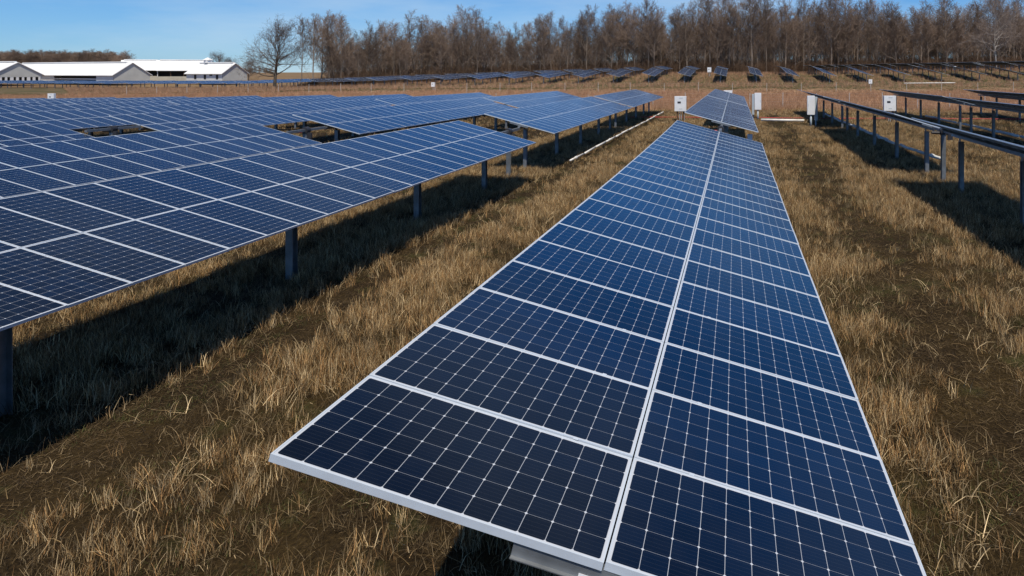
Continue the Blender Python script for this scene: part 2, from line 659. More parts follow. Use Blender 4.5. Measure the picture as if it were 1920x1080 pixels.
# identification sticker on the end rail of the central table
stk = MB()
stk.box((0, 0, 0), (0.16, 0.0015, 0.05))
ct, st = CT, ST
sticker = stk.build('rail_sticker', M_WHITE, CENTRAL)
sticker.rotation_euler = (0, TILT, 0)
sticker.location = Vector((1.98 * CT - 0.05 * ST - 0.06, 0.03 - 0.0245, -1.98 * ST - 0.05 * CT - 0.062)) - Vector(CENTRAL.location)
fc = bpy.data.curves.new('sticker_lettering', 'FONT')
fc.body = '07.003'
fc.size = 0.042
fc.align_x = 'CENTER'
fc.align_y = 'CENTER'
fc.extrude = 0.0004
fc.materials.append(mat('blue_black_ink', (0.03, 0.05, 0.12), 0.6))
_to = bpy.data.objects.new('lettering_curve', fc)
COL.objects.link(_to)
ft_me = bpy.data.meshes.new_from_object(_to.evaluated_get(bpy.context.evaluated_depsgraph_get()))
bpy.data.objects.remove(_to)
ft = link('sticker_lettering', ft_me, sticker)
ft.location = (0, -0.0015, 0)
ft.rotation_euler = (R(90), 0, 0)


# slew drives standing in the gap of each row
def slew_drive(i):
    x0 = i * NR + 1.98 * CT
    y, z = 28.75, -0.13 * (i < 0) + 0.05 * (i >= 0) - 1.98 * ST - 0.21
    g = float(ground_z(x0, y))
    r = thing('slew_drive', 'grey drive motor on a post in the gap, %s' % side_n[i], 'drive motor', (x0, y, g), 0, 'tracker drive motors')
    p = link('post', ME_POST, r, (0, 0, z - 0.2 - g))
    p.rotation_euler = (0, 0, R(90))
    m = MB()
    m.tube([(0, -0.14, z - g), (0, 0.14, z - g)], 0.17, 16)
    m.box((0.02, 0, z - g - 0.16), (0.30, 0.2, 0.12))
    m.build('gearbox', M_DARK, r, bevel=0.006)
    m = MB()
    m.tube([(-0.12, 0, z - g - 0.1), (-0.55, 0, z - g - 0.1)], 0.065, 12)
    m.build('motor_housing', M_RED if i % 2 == 0 else M_DARK, r)
    m = MB()
    m.box((0.28, -0.13, z - g - 0.28), (0.22, 0.10, 0.30))
    m.build('control_box', M_DARK, r, bevel=0.006)
    m = MB()
    m.box((0, -0.79, z - g), (0.125, 1.3, 0.125))
    m.box((0, 0.86, z - g), (0.125, 1.44, 0.125))
    m.build('torque_tube', M_STEEL, r)
    return r


for i in range(-4, 2):
    slew_drive(i)

# ------------------------------------------------------------------ far field of trackers
def far_tracker_meshes():
    L = 26.0
    out = []
    for kind in range(3):
        m = MB()
        o, q = [(-1.98, 0), (1.98, 0), (1.98, L), (-1.98, L)], 0.0
        Ry = Matrix.Rotation(TILT, 3, 'Y')
        for k in range(26):
            for c in (0, 1):
                u0 = -1.98 + c * (MU + 0.010)
                jt = Matrix.Rotation(TILT + rnd.gauss(0, R(0.12)), 3, 'Y')
                a = 0.02
                v = [(u0, k), (u0 + MU, k), (u0 + MU, k + MV), (u0, k + MV)]
                top = [jt @ Vector((x, y, 0)) for x, y in v]
                bot = [jt @ Vector((x, y, -FT)) for x, y in v]
                inn = [jt @ Vector((x, y, 0.003)) for x, y in ((u0 + a, k + a), (u0 + MU - a, k + a), (u0 + MU - a, k + MV - a), (u0 + a, k + MV - a))]
                m.add(top + bot, [(0, 1, 2, 3), (0, 4, 5, 1), (1, 5, 6, 2), (2, 6, 7, 3), (3, 7, 4, 0)], 1)
                m.add(bot, [(3, 2, 1, 0)], 2)
                m.add(inn, [(0, 1, 2, 3)], 0, [[(a, a), (MU - a, a), (MU - a, MV - a), (a, MV - a)]])
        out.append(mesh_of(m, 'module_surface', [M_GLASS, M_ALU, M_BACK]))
    return out


FAR_SURF = far_tracker_meshes()
FAR_TUBE = tube_mesh(26.2)
far_rows = []
for j in range(-34, 14):
    xc = -1.8 + 10.72 * j
    back = float(np.clip((-110 - xc) * 0.62, 0, 58))
    for t, ya in enumerate((190.0 + back, 221.0 + back, 252.0, 279.0)):
        if (t == 1 and xc < -115) or (t >= 2 and xc < 34):
            continue
        yb = ya + 26
        za, zb = float(ground_z(xc, ya)) + 2.55, float(ground_z(xc, yb)) + 2.55
        if not in_view([(xc + u, y, z) for u in (-1.9, 1.9) for y, z in ((ya, za), (yb, zb))], 10):
            continue
        far_rows.append((j, t, xc, ya, za, zb))
j0 = min(r[0] for r in far_rows)
for (j, t, xc, ya, za, zb) in far_rows:
    lab = 'distant solar table, far field, %s row from the left, %s' % (ORD[min(j - j0 + 1, 23)] if j - j0 + 1 < 24 else 'row %d' % (j - j0 + 1), ('nearest table', 'second table back', 'third table back', 'rearmost table by the trees')[t])
    if j - j0 + 1 >= 24:
        back = max(r[0] for r in far_rows) - j + 1
        lab = 'distant dark table, far field, %s row from the right, %s' % (ORD[back], ('nearest table', 'second table back', 'third table back', 'rearmost table by the trees')[t])
    g0 = float(ground_z(xc, ya))
    r = thing('solar_tracker', lab, 'solar panels', (xc, ya, g0), 0, 'solar tracker tables in the far field')
    sl = math.atan2(zb - za, 26.0)
    s = link('module_surface', FAR_SURF[rnd.randrange(3)], r, (0, 0, za - g0))
    s.rotation_euler = (sl, 0, 0)
    u = link('torque_tube', FAR_TUBE, r, (0, -0.1, za - g0 - 0.21))
    u.rotation_euler = (sl, 0, 0)
    for q in POSTS2:
        p = link('post', ME_POST, r, (0, q, za - g0 - 0.41 + math.tan(sl) * q))
        p.rotation_euler = (0, 0, R(90))

# ------------------------------------------------------------------ inverters and cabinets
def inverter_proto():
    r = thing('inverter_cabinet', 'white inverter cabinet on two brown posts beside the central row, small dark screen', 'inverter', (0, 0, 0), 0, 'white inverter cabinets')
    b = MB(); b.box((0, 0, 2.05), (1.27, 0.42, 1.62)); b.build('cabinet', M_WHITE, r, bevel=0.03)
    b = MB(); b.box((-0.13, -0.218, 2.2), (0.36, 0.02, 0.20)); b.build('display_screen', M_DARK, r, bevel=0.006)
    b = MB(); b.box((0.05, -0.215, 2.66), (0.42, 0.012, 0.045)); b.build('vent', M_GREY, r)
    b = MB(); b.box((0.02, -0.215, 1.5), (0.36, 0.012, 0.05)); b.build('vent', M_GREY, r)
    for x in (-0.33, 0.33):
        b = MB(); b.box((x, 0, 0.62), (0.17, 0.17, 1.24)); b.build('post', M_WOODP, r)
    for k, x in enumerate((-0.1, 0.08, 0.42)):
        b = MB(); b.tube([(x, 0.0, 1.24), (x, 0.0, -0.1)], 0.035, 8); b.build('conduit', M_GREY, r)
    return r


INV = inverter_proto()
spots = [(1276, 70.5, None), (1668, 70.0, 'white inverter cabinet with small dark screen between the first and second right rows'),
         (1365, 96.0, 'white inverter cabinet half hidden behind the end of the central row'),
         (97, 90.0, 'white inverter cabinet peeping over the left panels before the grass strip'),
         (1330, 214.0, 'small white inverter cabinet standing among the far panels, below the wood'),
         (812, 172.0, 'tiny white inverter cabinet at the grass edge below the long far blue band'),
         (1632, 172.0, 'tiny white inverter cabinet in front of the dark far tables'),
         (1790, 212.0, 'tiny white inverter cabinet above the dark far tables at the wood')]
ZTOP = {1365: 168.8, 97: 174.5, 1330: 126.0, 812: 150.5, 1632: 147.5, 1790: 121.0}
for k, (px, dep, lab) in enumerate(spots):
    o = INV if k == 0 else copy_tree(INV)
    p = at(px, 200, dep)
    g = float(ground_z(p[0], p[1]))
    if px in ZTOP:      # the cabinet's top edge fixes how far up the rise it stands
        g = max(g - 0.3, at(px, ZTOP[px], dep)[2] - 2.86)
    o.location = (p[0], p[1], g - (0.12 if k == 0 else 0.05))
    if lab:
        o['label'] = lab
    if px in (97, 812, 1632, 1790):
        o.scale = (0.72, 0.72, 0.72)
        o.location.z += 0.8 if px == 97 else 0.3


def combiner(px, dep, sgn, label):
    p = at(px, 200, dep)
    g = float(ground_z(p[0], p[1]))
    r = thing('combiner_cabinet', label, 'cabinet', (p[0], p[1], g), 0, 'tall cabinets on single poles')
    b = MB(); b.box((0, 0, 2.1), (0.74, 0.36, 1.86)); b.build('cabinet', M_WHITE, r, bevel=0.025)
    b = MB(); b.box((0.28 * sgn * -1, -0.19, 2.1), (0.03, 0.02, 0.3)); b.build('door_handle', M_GREY, r)
    b = MB(); b.box((sgn * 0.52, 0.22, 1.75), (0.26, 0.5, 2.3)); b.build('rear_cabinet', M_GREY, r, bevel=0.02)
    b = MB(); b.tube([(0, 0, 1.2), (0, 0, -0.2)], 0.1, 10); b.build('pole', M_GREY, r, smooth=True)
    b = MB(); b.tube([(sgn * 0.5, 0.22, 0.65), (sgn * 0.5, 0.22, -0.2)], 0.06, 8); b.build('conduit', M_GREY, r, smooth=True)
    return r


combiner(1421, 72.5, -1, 'tall white cabinet on one pole beside the central row, grey box behind its left')
combiner(1520.5, 64.0, 1, 'tall white cabinet on one pole at the first right row, grey box behind its right')

# white junction box hanging at the near right corner of the middle central table
r = thing('junction_box', 'small white junction box on a stub post below the second central table corner', 'junction box', (3.40, 31.2, -3.2), 0)
b = MB(); b.box((0, 0, 1.86), (0.26, 0.16, 0.42)); b.build('enclosure', M_WHITE, r, bevel=0.015)
b = MB(); b.tube([(0, 0, 1.65), (0, 0, 0)], 0.04, 8); b.build('pole', M_GREY, r)
b = MB(); b.box((0.02, -0.085, 1.74), (0.06, 0.012, 0.05)); b.build('latch', M_DARK, r)


# pipes on the ground
def ground_pipe(name, pts, rad, m, label, cat, lift=0.0, wob=0.06, joints=True):
    P = []
    for a, c in zip(pts[:-1], pts[1:]):
        a, c = Vector((*a, 0)), Vector((*c, 0))
        L = (c - a).length
        k = max(2, int(L / 1.6))
        for s in range(k):
            P.append(a.lerp(c, s / k))
    P.append(Vector((*pts[-1], 0)))
    for q in P:
        q.x += rnd.gauss(0, wob)
        q.z = float(ground_z(q.x, q.y)) + rad + lift + abs(rnd.gauss(0, wob * 0.5))
    r = thing(name, label, cat, tuple(P[0]))
    o = P[0].copy()
    lens = [P] if not joints else [P[k:k + 3] for k in range(0, len(P) - 1, 2)]
    for piece in lens:
        if joints:
            piece = [piece[0].lerp(piece[1], rnd.uniform(0.05, 0.3))] + piece[1:]
            sag = Vector((rnd.gauss(0, wob), 0, 0))
            piece = [q + sag for q in piece]
        t = MB(); t.tube([q - o for q in piece], rad * rnd.uniform(0.85, 1.1), 10); t.build('pipe_length', m, r, smooth=True)
    if joints:
        for q, nx_ in list(zip(P, P[1:]))[1:-1:6]:
            d = (nx_ - q).normalized() * 0.12
            t = MB(); t.tube([q - o - d, q - o + d], rad * 1.25, 10); t.build('coupling', m, r)
    return r


ground_pipe('cable_conduit', [(-6.85, 33.2), (-6.9, 47), (-6.7, 62), (-6.55, 80.5)], 0.065, M_PIPE, 'long white conduit lying along the shadow edge of the first left row', 'conduit', 0.17, 0.045)
ground_pipe('cable_conduit', [(14.6, 34.0), (13.7, 40), (13.4, 57), (13.2, 74)], 0.10, M_PIPE, 'long white conduit lying beneath the first right row', 'conduit', 0.30, 0.05)
ground_pipe('cable_conduit', [(24.6, 38.0), (24.3, 58), (24.1, 72)], 0.10, M_PIPE, 'white conduit lying beneath the second right row', 'conduit', 0.30, 0.05)
ground_pipe('cross_pipe', [(5.4, 66.6), (9.9, 66.0)], 0.12, M_PIPE, 'pale straight pipe on the grass between the two tall cabinets', 'pipe', 0.12, 0.01, False)
a, c = at(1695, 167, 176), at(1791, 166, 176)
ground_pipe('cross_pipe', [(a[0], a[1]), (c[0], c[1])], 0.11, M_PIPE, 'long pale pipe on the far grass above the second right row', 'pipe', 0.55, 0.01, False)
ground_pipe('red_hose', [(-9.5, 71.5), (-2, 71.0), (12, 70.6), (24, 70.8), (46, 71.4)], 0.05, mat('red_hose_rubber', (0.42, 0.03, 0.035), 0.5), 'red hose lying across the field past the cabinets', 'hose', 0.10, 0.04, False)


# ------------------------------------------------------------------ fences
def fence(name_label, y, x0, x1, step, h, wires):
    r = thing('wire_fence', name_label, 'fence', (x0, y, float(ground_z(x0, y))))
    o = Vector(r.location)
    n = int((x1 - x0) / step)
    tops = []
    for k in range(n + 1):
        x = x0 + k * step + rnd.gauss(0, 0.1)
        yy = y + rnd.gauss(0, 0.05)
        g = float(ground_z(x, yy))
        hh = h * (1 + rnd.gauss(0, 0.04))
        m = MB()
        m.tube([Vector((x, yy, g - 0.2)) - o, Vector((x + rnd.gauss(0, 0.03), yy, g + hh)) - o], [0.055, 0.05], 7)
        m.build('post', M_FPOST, r)
        tops.append((x, yy, g, hh))
    for q in range(wires):
        m = MB()
        f = (q + 0.6) / wires
        m.tube([Vector((x, yy - 0.06, g + hh * f)) - o for x, yy, g, hh in tops], 0.006, 3)
        m.build('wire', M_WIRE, r)
    return r


fence('tall thin-post wire fence just past the ends of the near rows', 93.0, -96, 56, 4.8, 2.3, 6)
fence('thin wire fence on the rise in front of the far tables', 150.0, -150, 92, 8.0, 2.3, 5)

# ------------------------------------------------------------------ barns
M_ROOF = mat('white_steel_roof', (0.80, 0.80, 0.79), 0.5, vary=0.05, vscale=0.15)
M_GABLE = mat('grey_ribbed_cladding', (0.47, 0.47, 0.44), 0.6, vary=0.08, vscale=0.4)
M_BWALL = mat('white_barn_wall', (0.66, 0.66, 0.64), 0.6, vary=0.08, vscale=0.4)
M_BEIGE = mat('beige_block_wall', (0.46, 0.43, 0.35), 0.8, vary=0.12, vscale=0.6)
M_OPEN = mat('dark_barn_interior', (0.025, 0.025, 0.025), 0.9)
M_CURT = mat('white_curtain', (0.70, 0.70, 0.68), 0.7)


def barn(label, px, depth, ang, W, L, eave, peak, side='white', gable_open=False, cupola=False, zb=None):
    """gable end centred at photo column px; its long axis runs back to the left at ang degrees from the picture plane"""
    p = at(px, 150, depth)
    g = -3.2 if zb is None else zb
    r = thing('barn', label, 'barn', (p[0], p[1], g), -YAW)
    a = R(ang)
    ax = Vector((-math.cos(a), math.sin(a), 0))           # along the ridge, away from the visible gable
    sd_ = Vector((-math.sin(a), -math.cos(a), 0))         # towards the camera side

    def P(l, s, z):
        q = ax * l + sd_ * s
        return (q.x, q.y, z)
    h = W / 2
    m = MB()
    v = [P(0, h, 0), P(0, -h, 0), P(0, -h, eave), P(0, 0, peak), P(0, h, eave)]
    z0 = eave * 0.72 if gable_open else 0
    v[0], v[1] = P(0, h, z0), P(0, -h, z0)
    v2 = [P(0.25, s, z) for s, z in ((h, z0), (-h, z0), (-h, eave), (0, peak), (h, eave))]
    m.add(v + v2, [(0, 1, 2, 3, 4), (9, 8, 7, 6, 5), (0, 5, 6, 1)], 0)
    m.build('gable_wall', M_GABLE, r)
    m = MB()
    v = [P(L, h, 0), P(L, -h, 0), P(L, -h, eave), P(L, 0, peak), P(L, h, eave)]
    m.add(v, [(4, 3, 2, 1, 0)], 0)
    m.build('rear_gable_wall', M_GABLE, r)
    if gable_open:
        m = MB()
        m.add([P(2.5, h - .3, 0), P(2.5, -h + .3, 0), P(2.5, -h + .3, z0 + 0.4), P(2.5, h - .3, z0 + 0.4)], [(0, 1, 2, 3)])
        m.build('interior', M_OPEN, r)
        n = 9
        for k in range(n):
            s = -h + W * (k + 0.5) / n
            wv = W / n * (0.42 + 0.2 * ((k * 7) % 3) / 2)
            m = MB()
            m.add([P(0.05, s - wv / 2, 0.1), P(0.05, s + wv / 2, 0.1), P(0.05, s + wv / 2, z0 + .02), P(0.05, s - wv / 2, z0 + .02),
                   P(0.2, s - wv / 2, 0.1), P(0.2, s + wv / 2, 0.1), P(0.2, s + wv / 2, z0 + .02), P(0.2, s - wv / 2, z0 + .02)],
                  [(0, 3, 2, 1), (4, 5, 6, 7), (0, 1, 5, 4), (2, 3, 7, 6), (1, 2, 6, 5), (3, 0, 4, 7)])
            m.build('curtain', M_CURT, r)

    def wall_piece(l0, l1, zz0, zz1, off, thick, name, mt):
        m = MB()
        v = [P(l, h + o_, z) for o_ in (off, off - thick) for l, z in ((l0, zz0), (l1, zz0), (l1, zz1), (l0, zz1))]
        m.add(v, [(0, 1, 2, 3), (7, 6, 5, 4), (0, 4, 5, 1), (1, 5, 6, 2), (2, 6, 7, 3), (3, 7, 4, 0)])
        return m.build(name, mt, r)
    if side == 'white':
        wall_piece(0.3, L * 0.14, 0, eave - .05, 0, 0.25, 'side_wall', M_BWALL)
        wall_piece(L * 0.14, L * 0.5, 0, eave * 0.22, 0, 0.25, 'side_wall', M_BWALL)
        wall_piece(L * 0.14, L * 0.5, eave * 0.36, eave * 0.50, 0, 0.25, 'curtain', M_CURT)
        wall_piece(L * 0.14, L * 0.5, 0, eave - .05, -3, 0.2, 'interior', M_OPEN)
        wall_piece(L * 0.5, L * 0.66, 0, eave - .05, 0, 0.25, 'side_wall', M_BWALL)
        wall_piece(L * 0.66, L, 0, eave - .05, 0, 0.25, 'side_wall', M_GABLE)
        wall_piece(L * 0.80, L * 0.86, 0.1, eave * 0.7, 0.05, 0.04, 'door', M_BWALL)
    elif side == 'open':
        wall_piece(0.3, L, 0, eave * 0.42, 0, 0.3, 'low_wall', M_BEIGE)
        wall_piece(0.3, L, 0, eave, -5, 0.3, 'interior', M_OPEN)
        n = int(L / 5)
        for k in range(n + 1):
            l = 0.3 + (L - 0.6) * k / n
            wall_piece(l, l + 0.3, eave * 0.42, eave - 0.05, -0.02, 0.25, 'side_post', M_BWALL if k % 4 == 0 else M_WOODP)
    else:
        wall_piece(0.3, L, 0, eave - .05, 0, 0.25, 'side_wall', M_BWALL)
        for l in (L * 0.12, L * 0.45, L * 0.72):
            wall_piece(l, l + 1.8, eave * 0.15, eave * 0.75, 0.05, 0.04, 'door', M_OPEN)
        wall_piece(L * 0.28, L * 0.28 + 2.2, eave * 0.6, eave * 0.8, 0.05, 0.04, 'window', M_OPEN)
    wall_piece(0.3, L, 0, eave - .05, -W, -0.25, 'rear_wall', M_BWALL)
    m = MB()
    ov, th = 0.9, 0.25
    sl = (peak - eave) / h
    for s in (1, -1):
        e = h + ov
        v = [P(l, s * q, z) for l in (-0.6, L + 0.6) for q, z in ((0, peak + .05), (e, eave + .05 - sl * ov), (e, eave + .05 + th - sl * ov), (0, peak + .05 + th))]
        m.add(v, [(0, 1, 2, 3), (7, 6, 5, 4), (0, 4, 5, 1), (1, 5, 6, 2), (2, 6, 7, 3)])
    rf = m.build('roof', M_ROOF, r)
    m = MB()
    m.box(P(L / 2, 0, peak + 0.55), (L * 0.92, 1.2, 0.5), 0, Matrix.Rotation(-a, 3, 'Z'))
    m.build('ridge_vent', M_ROOF, rf)
    if cupola:
        m = MB()
        m.box(P(L * 0.75, 0, peak + 1.2), (2.6, 2.6, 1.6), 0, Matrix.Rotation(-a, 3, 'Z'))
        q = [Vector(P(L * 0.75, 0, peak + 2.0)) + Vector((x, y, 0)) for x, y in ((-1.7, -1.7), (1.7, -1.7), (1.7, 1.7), (-1.7, 1.7))]
        m.add(q + [Vector(P(L * 0.75, 0, peak + 3.4))], [(0, 1, 4), (1, 2, 4), (2, 3, 4), (3, 0, 4)])
        m.build('cupola', M_ROOF, rf)
    return r


barn('leftmost barn, grey gable over a row of white curtains and dark openings', 33, 320, 23.5, 18.5, 60, 4.0, 9.9, 'white', True)
barn('long white-roofed barn with plain grey gable and a dark opening in its white side', 248, 330, 23.5, 15.5, 112, 4.1, 9.9, 'white')
barn('open-sided white-roofed barn with dark bays over a beige wall', 392, 376, -38, 20, 23, 6.0, 11.2, 'open', zb=-2.8)
barn('white-roofed open barn half hidden behind the plain grey gable', 300, 390, -36, 20, 17, 6.2, 11.6, 'open', zb=-2.8)
barn('rightmost small barn with grey gable and a white side wall with dark doors', 441, 335, 23.5, 12.2, 30, 3.9, 8.7, 'plain', False, True, zb=-2.2)

# ------------------------------------------------------------------ trees
M_BARK = mat('grey_brown_bark', (0.22, 0.17, 0.13), 0.9, vary=0.25, vscale=0.8, randv=0.30)
M_TWIG = mat('grey_brown_twigs', (0.20, 0.140, 0.102), 0.9, randv=0.35)
M_PALE = mat('pale_bark', (0.34, 0.30, 0.26), 0.9, vary=0.2, vscale=0.8)
M_PTWIG = mat('pale_twigs', (0.24, 0.19, 0.16), 0.9)
M_BRUSH = mat('rusty_brush', (0.12, 0.072, 0.042), 0.9, randv=0.35)


def grow(seed, h, r0, kind):
    """bare tree: returns (trunk MB, crown MB)"""
    q = random.Random(seed)
    T, C = MB(), MB()

    def rv(s):
        return Vector((q.gauss(0, s), q.gauss(0, s), q.gauss(0, s)))

    def limb(p, d, L, r, n, up, wob):
        pts, rad = [p.copy()], [r]
        for k in range(n):
            d = (d + rv(wob) + Vector((0, 0, up))).normalized()
            p = p + d * (L / n)
            pts.append(p.copy())
            rad.append(max(r * (1 - 0.85 * (k + 1) / n), 0.009))
        return pts, rad

    def on(pts, t):
        k = t * (len(pts) - 1)
        i = min(int(k), len(pts) - 2)
        return pts[i].lerp(pts[i + 1], k - i), (pts[i + 1] - pts[i]).normalized()

    def side_dir(d, el):
        a = d.cross(Vector((0.3, 0.2, 1)) if abs(d.z) < 0.95 else Vector((1, 0, 0))).normalized()
        b = d.cross(a)
        t = q.uniform(0, 2 * math.pi)
        return (d * math.cos(el) + (a * math.cos(t) + b * math.sin(t)) * math.sin(el)).normalized()

    if kind == 'oak':
        tp, tr = limb(Vector((0, 0, -0.4)), Vector((0, 0, 1)), h * 0.72, r0, 9, 0.2, 0.05)
        n1, t0, t1 = 34, 0.28, 1.0
    else:
        tp, tr = limb(Vector((0, 0, -0.4)), Vector((q.gauss(0, .03), q.gauss(0, .03), 1)), h * 0.97, r0, 10, 0.25, 0.045)
        n1, t0, t1 = 30, (0.16 if kind == 'forest' else 0.34), 0.99
    T.tube(tp, tr, 7)
    for a in range(n1):
        t = t0 + (t1 - t0) * (a + q.random()) / n1
        p, d = on(tp, t)
        rr = r0 * (1 - 0.85 * t)
        if kind == 'oak':
            el = R(q.uniform(55, 88)) if t < 0.75 else R(q.uniform(15, 55))
            L = h * (0.56 - 0.30 * (t - t0)) * q.uniform(0.75, 1.1)
            up = 0.06
        else:
            el = R(q.uniform(28, 58))
            L = h * (0.30 * (1 - t) + 0.10) * q.uniform(0.7, 1.25)
            up = 0.10
        bp, br = limb(p, side_dir(d, el), L, max(rr * 0.5, 0.05), 6, up, 0.12)
        T.tube(bp, br, 4, cap=False)
        for b in range(10 if kind == 'oak' else 6):
            t2 = 0.22 + 0.78 * (b + q.random()) / (10 if kind == 'oak' else 6)
            p2, d2 = on(bp, min(t2, 1))
            L2 = L * (0.52 - 0.25 * t2) * q.uniform(0.7, 1.3) + 0.3
            cp, cr_ = limb(p2, side_dir(d2, R(q.uniform(25, 60))), L2, 0.05, 3, 0.08, 0.16)
            C.tube(cp, cr_, 3, cap=False)
            for c in range(5):
                p3, d3 = on(cp, 0.15 + 0.85 * (c + q.random()) / 5)
                L3 = L2 * q.uniform(0.25, 0.55) + 0.35
                ep, er = limb(p3, side_dir(d3, R(q.uniform(20, 60))), L3, 0.03, 2, 0.10, 0.2)
                C.tube(ep, er, 3, cap=False)
                for e in range(2):
                    p4, d4 = on(ep, q.uniform(0.2, 1))
                    fp, fr = limb(p4, side_dir(d4, R(q.uniform(20, 55))), L3 * 0.6, 0.02, 1, 0.1, 0.2)
                    C.tube(fp, [fr[0], 0.012], 3, cap=False)
    return T, C


TREES = []
for k in range(7):
    kind = 'forest' if k % 3 else 'tall'
    T, C = grow(100 + k, 26.0, 0.26 + 0.02 * (k % 4), kind)
    TREES.append((mesh_of(T, 'trunk', [M_BARK]), mesh_of(C, 'crown', [M_TWIG])))
T, C = grow(31, 23.0, 0.62, 'oak')
M_OAKB, M_OAKT = mat('dark_oak_bark', (0.13, 0.098, 0.07), 0.9, vary=0.25, vscale=0.8), mat('dark_oak_twigs', (0.115, 0.08, 0.06), 0.9)
OAK = (mesh_of(T, 'trunk', [M_OAKB]), mesh_of(C, 'crown', [M_OAKT]))
T, C = grow(57, 24.0, 0.40, 'oak')
PALE = (mesh_of(T, 'trunk', [M_PALE]), mesh_of(C, 'crown', [M_PTWIG]))
T, C = grow(77, 28.0, 0.30, 'forest')
PALE2 = (mesh_of(T, 'trunk', [M_PALE]), mesh_of(C, 'crown', [M_PTWIG]))


def place_tree(meshes, px, depth, h, href, label, group, rz=None, wide=1.0, base=None):
    p = at(px, 140, depth)
    g = float(ground_z(p[0], p[1])) if base is None else base
    r = thing('bare_tree', label, 'tree', (p[0], p[1], g - 0.1), rnd.uniform(0, 6.28) if rz is None else rz, group)
    s = h / href
    r.scale = (s * wide, s * wide, s)
    link('trunk', meshes[0], r)
    link('crown', meshes[1], r)
    return r


def edge_depth(px):
    return float(np.interp(px, [460, 560, 700, 1000, 1400, 1560, 1960], [232, 238, 250, 262, 268, 312, 318]))


def skyline(px):
    """height of the wood's outline above the ground, in metres"""
    pts = [(540, 22), (600, 24), (630, 25), (680, 22), (740, 22), (800, 24), (860, 25.5), (910, 26.5), (950, 20), (1000, 23), (1060, 24), (1120, 24.5), (1200, 28),
           (1260, 27), (1330, 29), (1440, 30), (1560, 29), (1680, 28), (1760, 27), (1840, 26.5), (1960, 26)]
    return float(np.interp(px, [a for a, _ in pts], [b for _, b in pts])) * 1.03 * edge_depth(px) / float(np.interp(px, [460, 560, 700, 1000, 1400, 1960], [232, 238, 246, 258, 262, 258]))


place_tree(OAK, 515, 228, 22.5, 23.0, 'lone spreading bare oak at the left end of the wood', None, 0.6, 1.0)
place_tree(PALE, 1868, 290, 34, 24.0, 'pale bare sycamore leaning out of the wood at the right', None, 2.0, 0.8)
place_tree(PALE2, 868, 262, 30.5, 28.0, 'tallest pale bare tree rising above the wood left of centre', None, 1.0)
G1 = 'bare trees along the front edge of the wood'
px = 566.0
while px < 1950:
    place_tree(TREES[rnd.randrange(7)], px, edge_depth(px) + rnd.uniform(-3, 4), skyline(px) * rnd.uniform(0.66, 1.08), 26.0,
               'bare brown hardwood in the front rank of the wood behind the far panels', G1, wide=rnd.uniform(0.8, 1.15))
    px += rnd.uniform(9, 19) * (1.6 if px < 620 else 1.0)
G2 = 'bare trees in the second rank of the wood'
px = 600.0
while px < 1950:
    place_tree(TREES[rnd.randrange(7)], px, edge_depth(px) + rnd.uniform(8, 18), skyline(px) * rnd.uniform(0.72, 1.12), 26.0,
               'bare brown hardwood behind the front rank of the wood', G2, wide=rnd.uniform(0.8, 1.2))
    px += rnd.uniform(10, 21)
for k, (px, dep, h, lab) in enumerate(((411, 420, 17.0, 'small round-headed bare tree behind the rightmost barn roof'), (431, 440, 14, 'smaller bare tree just right of the round-headed one behind the barns'),
                                       (466, 420, 12.5, 'low bare tree between the rightmost barn and the lone oak'))):
    place_tree(OAK, px, dep, h, 23.0, lab, None, base=-3.0)


# ------------------------------------------------------------------ scattered vegetation (geometry nodes over point clouds)
def hidden_collection(name, meshes):
    c = bpy.data.collections.new(name)
    for i, me in enumerate(meshes):
        o = bpy.data.objects.new('%s_%02d' % (name, i), me)
        c.objects.link(o)
    return c


def scatter(name, coll, P, rot, scl, idx, label, cat):
    me = bpy.data.meshes.new(name)
    me.vertices.add(len(P))
    me.vertices.foreach_set('co', np.asarray(P, np.float32).ravel())
    for an, ty, dat, key in (('rot', 'FLOAT_VECTOR', rot, 'vector'), ('scl', 'FLOAT_VECTOR', scl, 'vector'), ('idx', 'INT', idx, 'value')):
        a = me.attributes.new(an, ty, 'POINT')
        a.data.foreach_set(key, np.asarray(dat, np.int32 if ty == 'INT' else np.float32).ravel())
    o = link(name, me)
    tag(o, label, cat, kind='stuff')
    g = bpy.data.node_groups.new(name + '_scatter', 'GeometryNodeTree')
    g.interface.new_socket('Geometry', in_out='INPUT', socket_type='NodeSocketGeometry')
    g.interface.new_socket('Geometry', in_out='OUTPUT', socket_type='NodeSocketGeometry')
    N = g.nodes.new
    gi, go, ip, ci = N('NodeGroupInput'), N('NodeGroupOutput'), N('GeometryNodeInstanceOnPoints'), N('GeometryNodeCollectionInfo')
    ci.inputs['Collection'].default_value = coll
    ci.inputs['Separate Children'].default_value = True
    ci.inputs['Reset Children'].default_value = True

    def attr(n_, ty):
        k = N('GeometryNodeInputNamedAttribute')
        k.data_type = ty
        k.inputs['Name'].default_value = n_
        return k.outputs[0]
    g.links.new(gi.outputs[0], ip.inputs['Points'])
    g.links.new(ci.outputs[0], ip.inputs['Instance'])
    ip.inputs['Pick Instance'].default_value = True
    g.links.new(attr('idx', 'INT'), ip.inputs['Instance Index'])
    e2r = N('FunctionNodeEulerToRotation')
    g.links.new(attr('rot', 'FLOAT_VECTOR'), e2r.inputs[0])
    g.links.new(e2r.outputs[0], ip.inputs['Rotation'])
    g.links.new(attr('scl', 'FLOAT_VECTOR'), ip.inputs['Scale'])
    g.links.new(ip.outputs[0], go.inputs[0])
    md = o.modifiers.new('scatter', 'NODES')
    md.node_group = g
    return o


